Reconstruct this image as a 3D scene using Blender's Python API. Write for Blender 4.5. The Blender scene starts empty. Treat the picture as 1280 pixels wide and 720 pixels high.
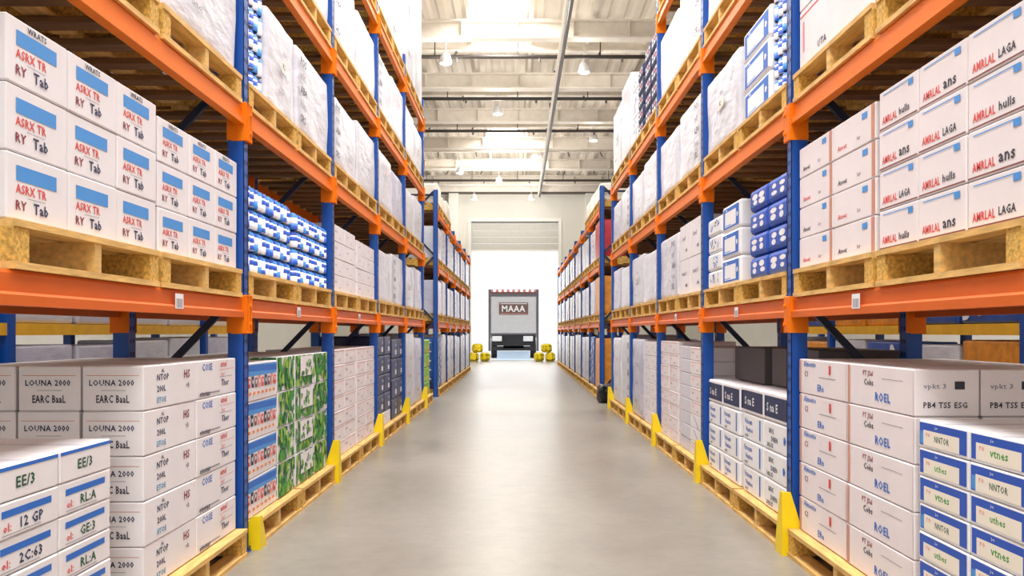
import bpy, bmesh, math, random
from mathutils import Vector, noise
R_ = random.Random(7)
scene = bpy.context.scene
COL = scene.collection
PI = math.pi

# ------------------------------------------------------------------ materials
def s2l(c):
    return tuple((v/12.92 if v <= .04045 else ((v+.055)/1.055)**2.4) for v in c)
def rgb(r, g, b): return s2l((r/255, g/255, b/255))
MATS = {}
def mat(name, col, rough=.55, var=.06, scale=6, metallic=0, bump=0, bscale=40, coat=0, stretch=None, spec=.5):
    m = bpy.data.materials.new(name); m.use_nodes = True
    nt = m.node_tree; p = nt.nodes['Principled BSDF']
    p.inputs['Roughness'].default_value = rough
    p.inputs['Metallic'].default_value = metallic
    p.inputs['Specular IOR Level'].default_value = spec
    if coat: p.inputs['Coat Weight'].default_value = coat
    tc = nt.nodes.new('ShaderNodeTexCoord'); mp = nt.nodes.new('ShaderNodeMapping')
    nt.links.new(tc.outputs['Object'], mp.inputs['Vector'])
    if stretch: mp.inputs['Scale'].default_value = stretch
    n = nt.nodes.new('ShaderNodeTexNoise'); n.inputs['Scale'].default_value = scale; n.inputs['Detail'].default_value = 4
    nt.links.new(mp.outputs['Vector'], n.inputs['Vector'])
    r = nt.nodes.new('ShaderNodeValToRGB')
    a = tuple(max(0, v*(1-var)) for v in col)+(1,); b = tuple(min(1, v*(1+var)) for v in col)+(1,)
    r.color_ramp.elements[0].color = a; r.color_ramp.elements[1].color = b
    r.color_ramp.elements[0].position = .3; r.color_ramp.elements[1].position = .7
    nt.links.new(n.outputs['Fac'], r.inputs['Fac']); nt.links.new(r.outputs['Color'], p.inputs['Base Color'])
    if bump:
        n2 = nt.nodes.new('ShaderNodeTexNoise'); n2.inputs['Scale'].default_value = bscale; n2.inputs['Detail'].default_value = 3
        nt.links.new(mp.outputs['Vector'], n2.inputs['Vector'])
        bp = nt.nodes.new('ShaderNodeBump'); bp.inputs['Strength'].default_value = bump; bp.inputs['Distance'].default_value = .02
        nt.links.new(n2.outputs['Fac'], bp.inputs['Height']); nt.links.new(bp.outputs['Normal'], p.inputs['Normal'])
    MATS[name] = m
    return m
def emit(name, col, st):
    m = bpy.data.materials.new(name); m.use_nodes = True
    p = m.node_tree.nodes['Principled BSDF']
    p.inputs['Base Color'].default_value = (*col, 1)
    p.inputs['Emission Color'].default_value = (*col, 1); p.inputs['Emission Strength'].default_value = st
    MATS[name] = m
    return m
mat('card', rgb(240, 235, 237), .6, .03)
mat('card_pink', rgb(241, 232, 233), .6, .03)
mat('card_grey', rgb(218, 216, 224), .6, .04)
mat('film', rgb(222, 222, 230), .3, .10, scale=3, bump=.6, bscale=5, stretch=(1, 1, 2.5))
mat('film_lav', rgb(206, 205, 222), .3, .10, scale=3, bump=.6, bscale=5, stretch=(1, 1, 2.5))
mat('film_cream', rgb(238, 230, 214), .35, .06, scale=3, bump=.3, bscale=6)
mat('film_red', rgb(205, 40, 52), .35, .2, scale=5, bump=.3, bscale=6)
mat('film_orange', rgb(240, 150, 40), .4, .25, scale=9, bump=.3, bscale=6)
mat('film_blue', rgb(40, 84, 170), .35, .2, scale=6, bump=.3, bscale=6)
mat('wood', rgb(226, 182, 108), .7, .22, scale=7, bump=.15, bscale=30, stretch=(6, .8, 6))
mat('wood_x', rgb(122, 86, 48), .75, .3, scale=6, bump=.15, bscale=30, stretch=(.7, 6, 6))
mat('chip', rgb(216, 170, 82), .8, .4, scale=60, bump=.2, bscale=80)
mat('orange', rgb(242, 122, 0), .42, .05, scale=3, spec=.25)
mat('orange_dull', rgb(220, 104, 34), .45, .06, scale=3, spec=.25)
mat('blue', rgb(12, 76, 164), .35, .08, scale=4)
mat('brace', rgb(24, 34, 62), .5, .1)
mat('hole', rgb(12, 20, 40), .8, .05)
mat('yellow', rgb(255, 218, 0), .45, .06, scale=5)
mat('yellow_beam', rgb(246, 186, 36), .5, .08)
mat('steel', rgb(120, 118, 116), .45, .1, metallic=.4)
mat('sky', rgb(74, 152, 226), .5, .03)
mat('ink_blue', rgb(36, 110, 205), .5, .05)
mat('royal', rgb(30, 84, 190), .42, .08)
mat('navy', rgb(28, 40, 84), .5, .08)
mat('navy_pack', rgb(28, 42, 92), .35, .15, bump=.3, bscale=10)
mat('sack', rgb(255, 224, 20), .6, .05, scale=5)
mat('ink', rgb(52, 50, 66), .6, .05)
mat('ink_grey', rgb(150, 146, 156), .6, .05)
mat('red', rgb(226, 74, 66), .5, .05)
mat('pink', rgb(236, 150, 150), .5, .05)
mat('darkred', rgb(140, 44, 58), .5, .05)
mat('kraft', rgb(214, 150, 126), .7, .1)
mat('dgreen', rgb(26, 84, 58), .5, .05)
mat('green', rgb(60, 150, 52), .5, .15)
mat('green_dk', rgb(24, 104, 52), .5, .15)
mat('lime', rgb(150, 196, 70), .5, .1)
mat('cream', rgb(246, 238, 222), .5, .03)
mat('white', rgb(246, 246, 248), .4, .02)
mat('brown', rgb(130, 70, 64), .5, .1)
mat('orange_ink', rgb(232, 140, 70), .5, .1)
mat('teal', rgb(60, 150, 190), .5, .05)
mat('black', rgb(22, 22, 26), .45, .15, bump=.2, bscale=8)
mat('dark_card', rgb(84, 78, 80), .6, .08)
mat('roof', rgb(240, 231, 217), .7, .05, scale=1.2)
mat('girder', rgb(240, 232, 220), .6, .06)
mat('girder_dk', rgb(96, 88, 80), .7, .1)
mat('pipe', rgb(58, 52, 48), .5, .1)
mat('wall', rgb(226, 222, 212), .8, .03, scale=1)
mat('wall_lt', rgb(240, 238, 230), .8, .03, scale=1)
mat('shutter', rgb(206, 202, 194), .6, .03)
mat('ground', rgb(240, 240, 240), .8, .02, scale=1)
mat('truck_panel', rgb(206, 206, 210), .5, .04)
mat('truck_frame', rgb(96, 96, 104), .5, .08)
mat('truck_dark', rgb(34, 34, 40), .6, .2)
mat('sign_brown', rgb(112, 84, 80), .5, .05)
mat('plate_blue', rgb(196, 220, 246), .4, .04)
emit('skylight', (1, .99, .96), 3.5)
emit('lamp', (1, .97, .9), 8)

def floor_mat():
    m = bpy.data.materials.new('polished_concrete'); m.use_nodes = True
    nt = m.node_tree; p = nt.nodes['Principled BSDF']
    tc = nt.nodes.new('ShaderNodeTexCoord')
    n1 = nt.nodes.new('ShaderNodeTexNoise'); n1.inputs['Scale'].default_value = .8; n1.inputs['Detail'].default_value = 5; n1.inputs['Roughness'].default_value = .5
    mp = nt.nodes.new('ShaderNodeMapping'); mp.inputs['Scale'].default_value = (1, .55, 1)
    nt.links.new(tc.outputs['Object'], mp.inputs['Vector']); nt.links.new(mp.outputs['Vector'], n1.inputs['Vector'])
    r = nt.nodes.new('ShaderNodeValToRGB')
    r.color_ramp.elements[0].position = .3; r.color_ramp.elements[1].position = .72
    r.color_ramp.elements[0].color = (*rgb(134, 128, 117), 1); r.color_ramp.elements[1].color = (*rgb(160, 154, 143), 1)
    nt.links.new(n1.outputs['Fac'], r.inputs['Fac'])
    n2 = nt.nodes.new('ShaderNodeTexNoise'); n2.inputs['Scale'].default_value = 7; n2.inputs['Detail'].default_value = 9; n2.inputs['Roughness'].default_value = .7
    nt.links.new(tc.outputs['Object'], n2.inputs['Vector'])
    mx = nt.nodes.new('ShaderNodeMixRGB'); mx.blend_type = 'OVERLAY'; mx.inputs['Fac'].default_value = .4
    nt.links.new(r.outputs['Color'], mx.inputs['Color1']); nt.links.new(n2.outputs['Color'], mx.inputs['Color2'])
    bw = nt.nodes.new('ShaderNodeRGBToBW'); nt.links.new(n2.outputs['Color'], bw.inputs['Color'])
    nt.links.new(bw.outputs['Val'], mx.inputs['Color2'])
    # saw-cut joints across the slab
    br = nt.nodes.new('ShaderNodeTexBrick'); br.offset = 0
    br.inputs['Scale'].default_value = 1; br.inputs['Brick Width'].default_value = 8; br.inputs['Row Height'].default_value = 4.2
    br.inputs['Mortar Size'].default_value = .008; br.inputs['Mortar Smooth'].default_value = .4
    br.inputs['Color1'].default_value = (1, 1, 1, 1); br.inputs['Color2'].default_value = (1, 1, 1, 1); br.inputs['Mortar'].default_value = (.72, .72, .72, 1)
    mb = nt.nodes.new('ShaderNodeMapping'); mb.inputs['Location'].default_value = (4, .8, 0)
    nt.links.new(tc.outputs['Object'], mb.inputs['Vector']); nt.links.new(mb.outputs['Vector'], br.inputs['Vector'])
    m2 = nt.nodes.new('ShaderNodeMixRGB'); m2.blend_type = 'MULTIPLY'; m2.inputs['Fac'].default_value = .8
    nt.links.new(mx.outputs['Color'], m2.inputs['Color1']); nt.links.new(br.outputs['Color'], m2.inputs['Color2'])
    nt.links.new(m2.outputs['Color'], p.inputs['Base Color'])
    mr = nt.nodes.new('ShaderNodeMapRange'); mr.inputs['To Min'].default_value = .24; mr.inputs['To Max'].default_value = .40
    nt.links.new(n1.outputs['Fac'], mr.inputs['Value']); nt.links.new(mr.outputs['Result'], p.inputs['Roughness'])
    p.inputs['Specular IOR Level'].default_value = .38
    MATS['floor'] = m
floor_mat()

# ------------------------------------------------------------------ mesh helpers
class MB:
    def __init__(s): s.v = []; s.f = []; s.m = []; s.mats = []
    def mi(s, name):
        if name not in s.mats: s.mats.append(name)
        return s.mats.index(name)
    def add(s, vs, fs, m):
        o = len(s.v); s.v += [tuple(v) for v in vs]; k = s.mi(m)
        for f in fs: s.f.append([o+i for i in f]); s.m.append(k)
    def box(s, x0, y0, z0, x1, y1, z1, m):
        x0, x1 = min(x0, x1), max(x0, x1); y0, y1 = min(y0, y1), max(y0, y1)
        vs = [(x, y, z) for x in (x0, x1) for y in (y0, y1) for z in (z0, z1)]
        s.add(vs, [(0, 1, 3, 2), (4, 6, 7, 5), (0, 4, 5, 1), (2, 3, 7, 6), (0, 2, 6, 4), (1, 5, 7, 3)], m)
    def cbox(s, x0, y0, z0, x1, y1, z1, m, b=.006, seg=1, amp=0, cuts=0, seed=0):
        bm = bmesh.new(); bmesh.ops.create_cube(bm, size=1)
        for v in bm.verts:
            v.co = ((x0+x1)/2+v.co.x*(x1-x0), (y0+y1)/2+v.co.y*(y1-y0), (z0+z1)/2+v.co.z*(z1-z0))
        if cuts: bmesh.ops.subdivide_edges(bm, edges=bm.edges[:], cuts=cuts, use_grid_fill=True)
        es = [e for e in bm.edges if len(e.link_faces) == 2 and e.calc_face_angle(0) > .5]
        bmesh.ops.bevel(bm, geom=es, offset=b, segments=seg, affect='EDGES', profile=.5)
        if amp:
            for v in bm.verts:
                if v.co.z > z0+.02:
                    q = Vector((v.co.x*3+seed*7.3, v.co.y*3.3, v.co.z*4))
                    d = noise.noise_vector(q)
                    v.co += Vector((d.x, d.y, min(0, d.z)))*amp
        bm.verts.index_update()
        s.add([v.co for v in bm.verts], [[v.index for v in f.verts] for f in bm.faces], m); bm.free()
    def bar(s, p, q, w, h, m):
        p = Vector(p); q = Vector(q); d = (q-p).normalized()
        up = Vector((0, 0, 1)) if abs(d.z) < .95 else Vector((0, 1, 0))
        a = d.cross(up).normalized()*w/2; b = a.cross(d).normalized()*h/2
        vs = [t+i*a+j*b for t in (p, q) for i, j in ((-1, -1), (1, -1), (1, 1), (-1, 1))]
        s.add(vs, [(0, 1, 2, 3), (7, 6, 5, 4), (0, 4, 5, 1), (1, 5, 6, 2), (2, 6, 7, 3), (3, 7, 4, 0)], m)
    def cyl(s, p, q, r, m, n=12, r2=None):
        p = Vector(p); q = Vector(q); d = (q-p).normalized(); r2 = r if r2 is None else r2
        up = Vector((0, 0, 1)) if abs(d.z) < .95 else Vector((0, 1, 0))
        a = d.cross(up).normalized(); b = a.cross(d).normalized()
        vs = []
        for t, rr in ((p, r), (q, r2)):
            for i in range(n):
                vs.append(t+(a*math.cos(2*PI*i/n)+b*math.sin(2*PI*i/n))*rr)
        fs = [(i, (i+1) % n, n+(i+1) % n, n+i) for i in range(n)]+[tuple(range(n))[::-1], tuple(range(n, 2*n))]
        s.add(vs, fs, m)
    def lathe(s, x, y, prof, m, n=10):
        vs = []; fs = []
        for r, z in prof:
            for i in range(n): vs.append((x+r*math.cos(2*PI*i/n), y+r*math.sin(2*PI*i/n), z))
        for k in range(len(prof)-1):
            for i in range(n): fs.append((k*n+i, k*n+(i+1) % n, (k+1)*n+(i+1) % n, (k+1)*n+i))
        fs.append(tuple(range((len(prof)-1)*n, len(prof)*n)))
        s.add(vs, fs, m)
    def prism(s, prof, axis, a0, a1, m):      # prof is in the two other axes
        n = len(prof)
        def P(u, v, a): return {'x': (a, u, v), 'y': (u, a, v), 'z': (u, v, a)}[axis]
        vs = [P(u, v, a0) for u, v in prof]+[P(u, v, a1) for u, v in prof]
        fs = [(i, (i+1) % n, n+(i+1) % n, n+i) for i in range(n)]+[tuple(range(n))[::-1], tuple(range(n, 2*n))]
        s.add(vs, fs, m)
    def mesh(s, name, smooth=False):
        me = bpy.data.meshes.new(name); me.from_pydata(s.v, [], s.f)
        for m in s.mats: me.materials.append(MATS[m])
        me.polygons.foreach_set('material_index', s.m)
        bm = bmesh.new(); bm.from_mesh(me); bmesh.ops.recalc_face_normals(bm, faces=bm.faces); bm.to_mesh(me); bm.free()
        if smooth:
            me.polygons.foreach_set('use_smooth', [True]*len(me.polygons))
        me.update(); return me

LABELS = {}
def tag(o, label, cat, group=None):
    n = len(label.replace(',', ' ').split())
    if not 4 <= n <= 16: print('LABEL LENGTH', n, label)
    if label in LABELS: print('DUPLICATE LABEL', label)
    LABELS[label] = 1
    o['label'] = label; o['category'] = cat
    if group: o['group'] = group
def link(name, me, loc=(0, 0, 0), rz=0, parent=None):
    o = bpy.data.objects.new(name, me); COL.objects.link(o)
    o.location = loc; o.rotation_euler = (0, 0, rz)
    if parent: o.parent = parent
    return o
def empty(name, loc, rz=0):
    o = bpy.data.objects.new(name, None); COL.objects.link(o); o.location = loc; o.rotation_euler = (0, 0, rz)
    o.empty_display_size = .1
    return o
def struct(name, mb):
    o = link(name, mb.mesh(name)); o['kind'] = 'structure'; return o
def copy_tree(o, parent=None):
    c = o.copy(); COL.objects.link(c)
    if parent: c.parent = parent
    for ch in list(o.children): copy_tree(ch, c)
    return c

# ------------------------------------------------------------------ lettering
TXT = {}
def text_polys(s):
    if s in TXT: return TXT[s]
    cu = bpy.data.curves.new('t', 'FONT'); cu.body = s; cu.resolution_u = 1; cu.offset = .022; cu.space_character = 1.1
    ob = bpy.data.objects.new('t', cu); COL.objects.link(ob)
    dg = bpy.context.evaluated_depsgraph_get(); ev = ob.evaluated_get(dg); me = ev.to_mesh()
    vs = [(v.co.x, v.co.y) for v in me.vertices]; fs = [tuple(p.vertices) for p in me.polygons]
    ev.to_mesh_clear(); bpy.data.objects.remove(ob); bpy.data.curves.remove(cu)
    x0 = min(v[0] for v in vs); x1 = max(v[0] for v in vs); y0 = min(v[1] for v in vs); y1 = max(v[1] for v in vs)
    h = y1-y0
    TXT[s] = ([((x-x0)/h, (y-y0)/h) for x, y in vs], fs, (x1-x0)/h)
    return TXT[s]

class Face:
    """a flat printable side of a box: origin, u and v axes, size, outward normal"""
    def __init__(s, mb, o, u, v, n, w, h, lift=.0012):
        s.mb, s.o, s.u, s.v, s.n, s.w, s.h = mb, Vector(o), Vector(u), Vector(v), Vector(n), w, h; s.k = lift
    def P(s, u, v): return s.o+s.u*u*s.w+s.v*v*s.h+s.n*s.k
    def rect(s, u0, v0, u1, v1, m, skew=0):
        s.mb.add([s.P(u0, v0), s.P(u1, v0+skew), s.P(u1, v1+skew), s.P(u0, v1)], [(0, 1, 2, 3)], m); s.k += .00025
    def disc(s, u, v, ru, rv, m, n=9, rot=0):
        pts = []
        for i in range(n):
            a = 2*PI*i/n; x = ru*math.cos(a)*(.8+.2*math.cos(3*a)); y = rv*math.sin(a)
            pts.append(s.P(min(1, max(0, u+(x*math.cos(rot)-y*math.sin(rot)*s.h/s.w))), min(1, max(0, v+y*math.cos(rot)+x*math.sin(rot)*s.w/s.h))))
        s.mb.add(pts, [tuple(range(n))], m); s.k += .00012
    def blob(s, u, v, ru, rv, m, n=10):
        s.mb.add([s.P(u+ru*math.cos(2*PI*i/n), v+rv*math.sin(2*PI*i/n)) for i in range(n)], [tuple(range(n))], m); s.k += .00012
    def text(s, t, u, v, h, m, wmax=None):
        vs, fs, w = text_polys(t); hh = h*s.h
        sx = hh*1.2/s.w
        if wmax and w*sx > wmax: sx = wmax/w
        s.mb.add([s.P(u+x*sx, v+y*h) for x, y in vs], fs, m); s.k += .00025

# ------------------------------------------------------------------ carton kinds.  Front looks along +X, near end along -Y (left rack).
def prints(kind, F, E, rnd, var):
    """F front face, E end face towards the camera"""
    if kind == 'blue_stripe':
        F.rect(.13, .60, .80, .84, 'sky'); F.text('ASRX TR', .12, .40, .15, 'red', .5)
        F.rect(.3, .345, .6, .355, 'ink_grey'); F.text('RY', .12, .14, .15, 'darkred', .2); F.text('Tab', .40, .12, .18, 'navy', .25)
        if var == 1: F.text('WRATS', .3, .87, .1, 'ink', .36)
    elif kind == 'flat_blue':
        F.rect(.10, .60, .88, .82, 'ink_blue'); F.text(['GE:3', '12 GP', 'RL:A', '2C:63'][var % 4], .38, .16, .34, 'dgreen' if var % 2 == 0 else 'navy', .36)
        F.text('ol:', .12, .16, .26, 'red', .2); F.rect(.1, .06, .7, .085, 'ink_grey')
        E.rect(.1, .6, .9, .82, 'ink_blue')
    elif kind == 'flat_blue_top':
        F.rect(0, .88, 1, 1, 'ink_blue'); F.text(['EE/3', 'DC 8', 'GE/3'][var % 3], .32, .28, .36, 'dgreen', .42)
    elif kind == 'text_blocks':
        if var == 0:
            F.text('AL', .30, .84, 0.088, 'ink', .06); F.text('NTOP', .22, .64, 0.163, 'navy', .22); F.text('200L', .22, .36, 0.163, 'navy', .2); F.text('ETOE', .22, .10, 0.138, 'teal', .22)
            F.text('HS', .74, .62, 0.225, 'darkred', .12); F.text('-a', .78, .38, 0.125, 'ink_grey', .1)
        else:
            F.text('COSE', .12, .74, 0.200, 'ink_blue', .32); F.text('ainal', .58, .80, 0.175, 'red', .3); F.rect(.55, .72, .95, .735, 'pink'); F.rect(.55, .5, .9, .515, 'ink_grey')
            F.text('lor', .6, .52, 0.150, 'pink', .2); F.text('Thor', .6, .24, 0.188, 'navy', .28); F.rect(.06, .08, .55, .12, 'ink_grey'); F.text('otonas', .05, .02, 0.150, 'ink', .5)
        E.rect(.05, .80, .95, .815, 'kraft')
        E.text('LOUNA 2000', .10, .56, 0.150, 'navy', .76); E.rect(.3, .45, .72, .462, 'ink_grey'); E.text('EARC BaaL', .22, .16, 0.188, 'ink', .56)
    elif kind == 'text_blocks_r':
        if var == 0:
            F.text('PT JSal', .26, .72, 0.175, 'darkred', .40); F.rect(.56, .72, .86, .735, 'ink_grey'); F.text('Cobs', .28, .52, 0.163, 'ink', .26); F.text('ROEL', .46, .16, 0.225, 'ink_blue', .34)
        else:
            F.text('Almonto', .10, .80, 0.175, 'ink_blue', .5); F.text('C1', .12, .5, 0.175, 'darkred', .2); F.rect(.45, .52, .8, .54, 'ink_grey'); F.text('ERe', .42, .12, 0.200, 'ink_blue', .3)
            F.rect(.66, .64, .7, .9, 'red')
        F.rect(0, 0, .035, 1, 'kraft'); F.rect(.965, 0, 1, 1, 'card_pink')
        E.text('vpkt 3', .12, .56, 0.150, 'ink_grey', .4); E.rect(.62, .58, .78, .76, 'ink'); E.text('PB4 TS5 ESG', .12, .16, 0.138, 'ink', .7)
    elif kind == 'blue_red':
        F.rect(0, .66, 1, .97, 'sky'); F.rect(0, .80, 1, .97, 'ink_blue', -.06)
        for i in range(9):
            u = .04+i*.105; c = ['red', 'navy', 'brown', 'pink'][i % 4]
            F.rect(u, .34, u+.075, .60+.05*(i % 2), c); F.disc(u+.038, .5, .02, .07, 'white', 7)
        for i in range(7): F.rect(.05+i*.13, .14, .12+i*.13, .22, 'orange_ink')
        E.rect(0, .66, 1, .97, 'sky')
    elif kind in ('leafy', 'leafy_label'):
        for i in range(72):
            F.disc(rnd.random(), rnd.random(), .05+.09*rnd.random(), .06+.10*rnd.random(), rnd.choice(['green', 'green_dk', 'green', 'lime']), 8, rnd.random()*3)
        if kind == 'leafy_label':
            F.rect(.22, .30, .98, .97, 'card'); F.rect(.22, .28, .98, .31, 'green_dk')
            for i in range(15): F.disc(.25+.7*rnd.random(), .33+.5*rnd.random(), .05, .08, rnd.choice(['green', 'green_dk', 'lime']), 8, rnd.random()*3)
            F.text('Gn', .55, .6, .16, 'green_dk', .2)
        for i in range(40): E.disc(rnd.random(), rnd.random(), .12, .12, rnd.choice(['green', 'green_dk']), 8, rnd.random())
    elif kind == 'small_text':
        F.text(['Kora', 'Lnoa', 'Veth'][var % 3], .12, .52, .2, 'darkred' if var % 2 else 'pink', .3); F.text(['tsub', '208'][var % 2], .5, .2, .2, 'ink_grey', .35); F.rect(.05, .90, .95, .94, 'kraft')
    elif kind == 'grey_text':
        F.text(['mean lt', 'Sorell', 'B 204'][var % 3], .2, .55, .14, 'ink_grey', .5); F.text('ndc', .55, .2, .12, 'ink', .2)
    elif kind == 'blue_swoosh':
        F.disc(.45, .35, .42, .18, 'ink_blue', 10, -.4); F.disc(.40, .40, .38, .14, 'card', 10, -.4)
    elif kind == 'navy_pack':
        F.rect(.62, .12, .9, .42, 'white'); F.text('MOL', .3, .6, .16, 'ink_blue', .4); F.disc(.8, .7, .06, .1, 'white')
    elif kind == 'red_text':
        F.rect(0, 0, 1, .035, 'brown'); F.text('AMRLAL', .08, .13, .20, 'red', .40); F.text(['LAGA', 'ans', 'hulls'][var % 3], .54, .15, .19, 'ink', .28)
        F.rect(.1, .90, .8, .925, 'sky', .0); F.rect(.78, .76, .9, .92, 'sky')
    elif kind == 'red_text_b':
        F.text('Anoet', .12, .16, .17, 'red' if var % 2 else 'ink', .42); F.text('lor', .60, .20, .13, 'ink_grey', .2)
        F.rect(.72, .72, .84, .9, 'sky'); F.rect(.93, 0, 1, 1, 'kraft')
    elif kind == 'green_label':
        F.rect(.015, .07, .975, .97, 'royal')
        if var % 3 == 1: F.rect(.03, .12, .76, .62, 'sky')
        F.rect(.10, .07, .84, .68, 'cream'); F.text(['uthes', 'NNTOR', 'vtnes'][var % 3], .34, .27, .26, 'dgreen' if var % 2 else 'green', .3)
        F.text('ro', .16, .42, .16, 'pink', .1); F.text('J-n', .35, .76, .14, 'white', .2)
        E.rect(.03, .07, .95, .95, 'royal')
    elif kind == 'navy_band':
        F.rect(0, .08, 1, .92, 'navy'); F.text('S na E', .1, .3, .36, 'white', .8)
        E.rect(0, .08, 1, .92, 'navy')
    elif kind == 'blue_text':
        F.text('Vstoam', .06, .62, .24, 'royal', .7); F.text('Vnatios', .12, .28, .22, 'royal', .6); F.rect(.82, .1, .88, .95, 'ink_blue')
        F.text('noul', .1, .05, .16, 'navy', .5)
    elif kind == 'black_text':
        F.text('anc', .2, .62, .2, 'ink', .3); F.text('DBEN', .3, .3, .2, 'navy', .4); F.disc(.85, .5, .06, .16, 'ink_blue')
        F.text('30LUS', .12, .04, .2, 'ink', .5)
    elif kind == 'white_dots':
        for i in range(2):
            for j in range(2):
                F.blob(.24+.46*i+.08*rnd.random(), .24+.44*j+.08*rnd.random(), .11+.09*rnd.random(), .15+.09*rnd.random(), 'white')
        for j in range(2): E.blob(.3+.4*j, .5, .12, .2, 'white')
    elif kind == 'blue_frame':
        F.rect(.03, .02, .97, .98, 'ink_blue'); F.rect(.14, .10, .80, .80, 'white'); F.text('Mlat', .2, .84, .1, 'white', .5)
        F.rect(.16, .14, .5, .18, 'sky'); F.disc(.88, .5, .05, .12, 'white')
    elif kind == 'blue_marks':
        for i in range(8): F.disc(.15+.7*rnd.random(), .1+.8*rnd.random(), .08, .07, rnd.choice(['ink_blue', 'navy', 'sky']), 7, rnd.random()*3)
    elif kind == 'pink_line':
        F.rect(0, .90, 1, .925, 'red'); F.text('enB', .55, .58, .14, 'ink_grey', .25); F.text('UTA', .28, .14, .12, 'navy', .18); F.rect(.05, .3, .07, .8, 'pink')
    elif kind == 'dark_dots':
        for i in range(3):
            for j in range(2): F.blob(.2+.3*i, .27+.46*j, .10, .16, ['white', 'white', 'pink'][(i+j) % 3])
        for i in range(2): E.disc(.3+.4*i, .5, .12, .18, 'white')
    elif kind == 'lime_pack':
        for i in range(10): F.disc(rnd.random(), rnd.random(), .14, .14, rnd.choice(['yellow', 'green', 'lime', 'orange_ink']), 8, rnd.random()*3)
        for i in range(10): E.disc(rnd.random(), rnd.random(), .14, .14, rnd.choice(['yellow', 'green', 'lime', 'white']), 8, rnd.random()*3)

BODY = {'blue_red': 'card', 'navy_pack': 'navy_pack', 'red_text': 'card_pink', 'red_text_b': 'card_pink', 'text_blocks_r': 'card_pink', 'green_label': 'white',
        'white_dots': 'royal', 'blue_frame': 'white', 'blue_marks': 'white', 'pink_line': 'card_pink', 'dark_dots': 'navy', 'lime_pack': 'lime', 'grey_text': 'card', 'small_text': 'card_pink',
        'text_blocks': 'card', 'blue_text': 'white', 'black_text': 'white', 'plain_grey': 'card_grey', 'dark': 'dark_card', 'kraft': 'kraft'}
SOFT = {'white_dots': .03, 'navy_pack': .02, 'dark_dots': .035, 'blue_frame': .02, 'blue_marks': .02, 'lime_pack': .02, 'blue_text': .012, 'black_text': .012, 'navy_band': .012}
CACHE = {}
def carton_mesh(kind, dx, dy, dz, var, side):
    key = (kind, round(dx, 3), round(dy, 3), round(dz, 3), var, side)
    if key in CACHE: return CACHE[key]
    mb = MB(); b = SOFT.get(kind, .005)
    mb.cbox(-dx/2, -dy/2, 0, dx/2, dy/2, dz, BODY.get(kind, 'card'), b, 2 if b > .008 else 1)
    i = min(b, dy*.1)
    # taped lid seam along the top
    if b < .01: mb.add([(-dx*.48, -.022, dz+.0008), (dx*.48, -.022, dz+.0008), (dx*.48, .022, dz+.0008), (-dx*.48, .022, dz+.0008)], [(0, 1, 2, 3)], 'card_grey')
    e = -1 if side < 0 else 1        # local end that faces the camera
    F = Face(mb, (dx/2, -dy/2+i, i), (0, 1, 0), (0, 0, 1), (1, 0, 0), dy-2*i, dz-2*i)
    E = Face(mb, (e*-1*(dx/2-i) if e < 0 else dx/2-i, e*dy/2, i), (1 if e < 0 else -1, 0, 0), (0, 0, 1), (0, e, 0), dx-2*i, dz-2*i)
    if e < 0: E.o = Vector((-dx/2+i, -dy/2, i))
    prints(kind, F, E, random.Random(hash(kind) % 97+var*13 if False else sum(map(ord, kind))+var*13), var)
    me = mb.mesh('carton_'+kind); CACHE[key] = me
    return me

def bottle_pack_mesh(dx, dy, dz, var):
    key = ('bp', round(dx, 3), round(dy, 3), round(dz, 3), var)
    if key in CACHE: return CACHE[key]
    mb = MB(); ny = max(3, round(dy/.085)); nx = max(2, round(dx/.12)); r = dy/ny/2*.98; rx = dx/nx/2
    for a in range(nx):
        if a not in (0, nx-1): continue
        for b in range(ny):
            x = -dx/2+rx*(2*a+1); y = -dy/2+r*(2*b+1)*1.0204
            rr = min(r, rx)
            x = (dx/2-rr) if a == nx-1 else (-dx/2+rr)
            mb.lathe(x, y, [(rr*.9, 0), (rr, .01), (rr, dz*.36)], 'white' if (b+var) % 3 else 'sky')
            mb.lathe(x, y, [(rr, dz*.36), (rr, dz*.70)], 'white')
            mb.lathe(x, y, [(rr*1.01, dz*.70), (rr*.96, dz*.8), (rr*.45, dz*.95), (rr*.42, dz)], 'royal' if (b+var) % 2 else 'sky')
            if (b+var) % 4 in (1, 2): mb.lathe(x, y, [(rr*1.012, dz*.38), (rr*1.012, dz*.60)], 'royal')
            if (b*3+var) % 4 == 0: mb.lathe(x, y, [(rr*1.015, dz*.04), (rr*1.015, dz*.26)], 'royal')
    # shrink film holding the core together
    mb.cbox(-dx/2+rx*1.0, -dy/2+r*.25, .004, dx/2-rx*.9, dy/2-r*.25, dz*.93, 'royal' if var == 0 else 'white', .012, 1)
    me = mb.mesh('bottle_pack', True); CACHE[key] = me
    return me

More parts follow.
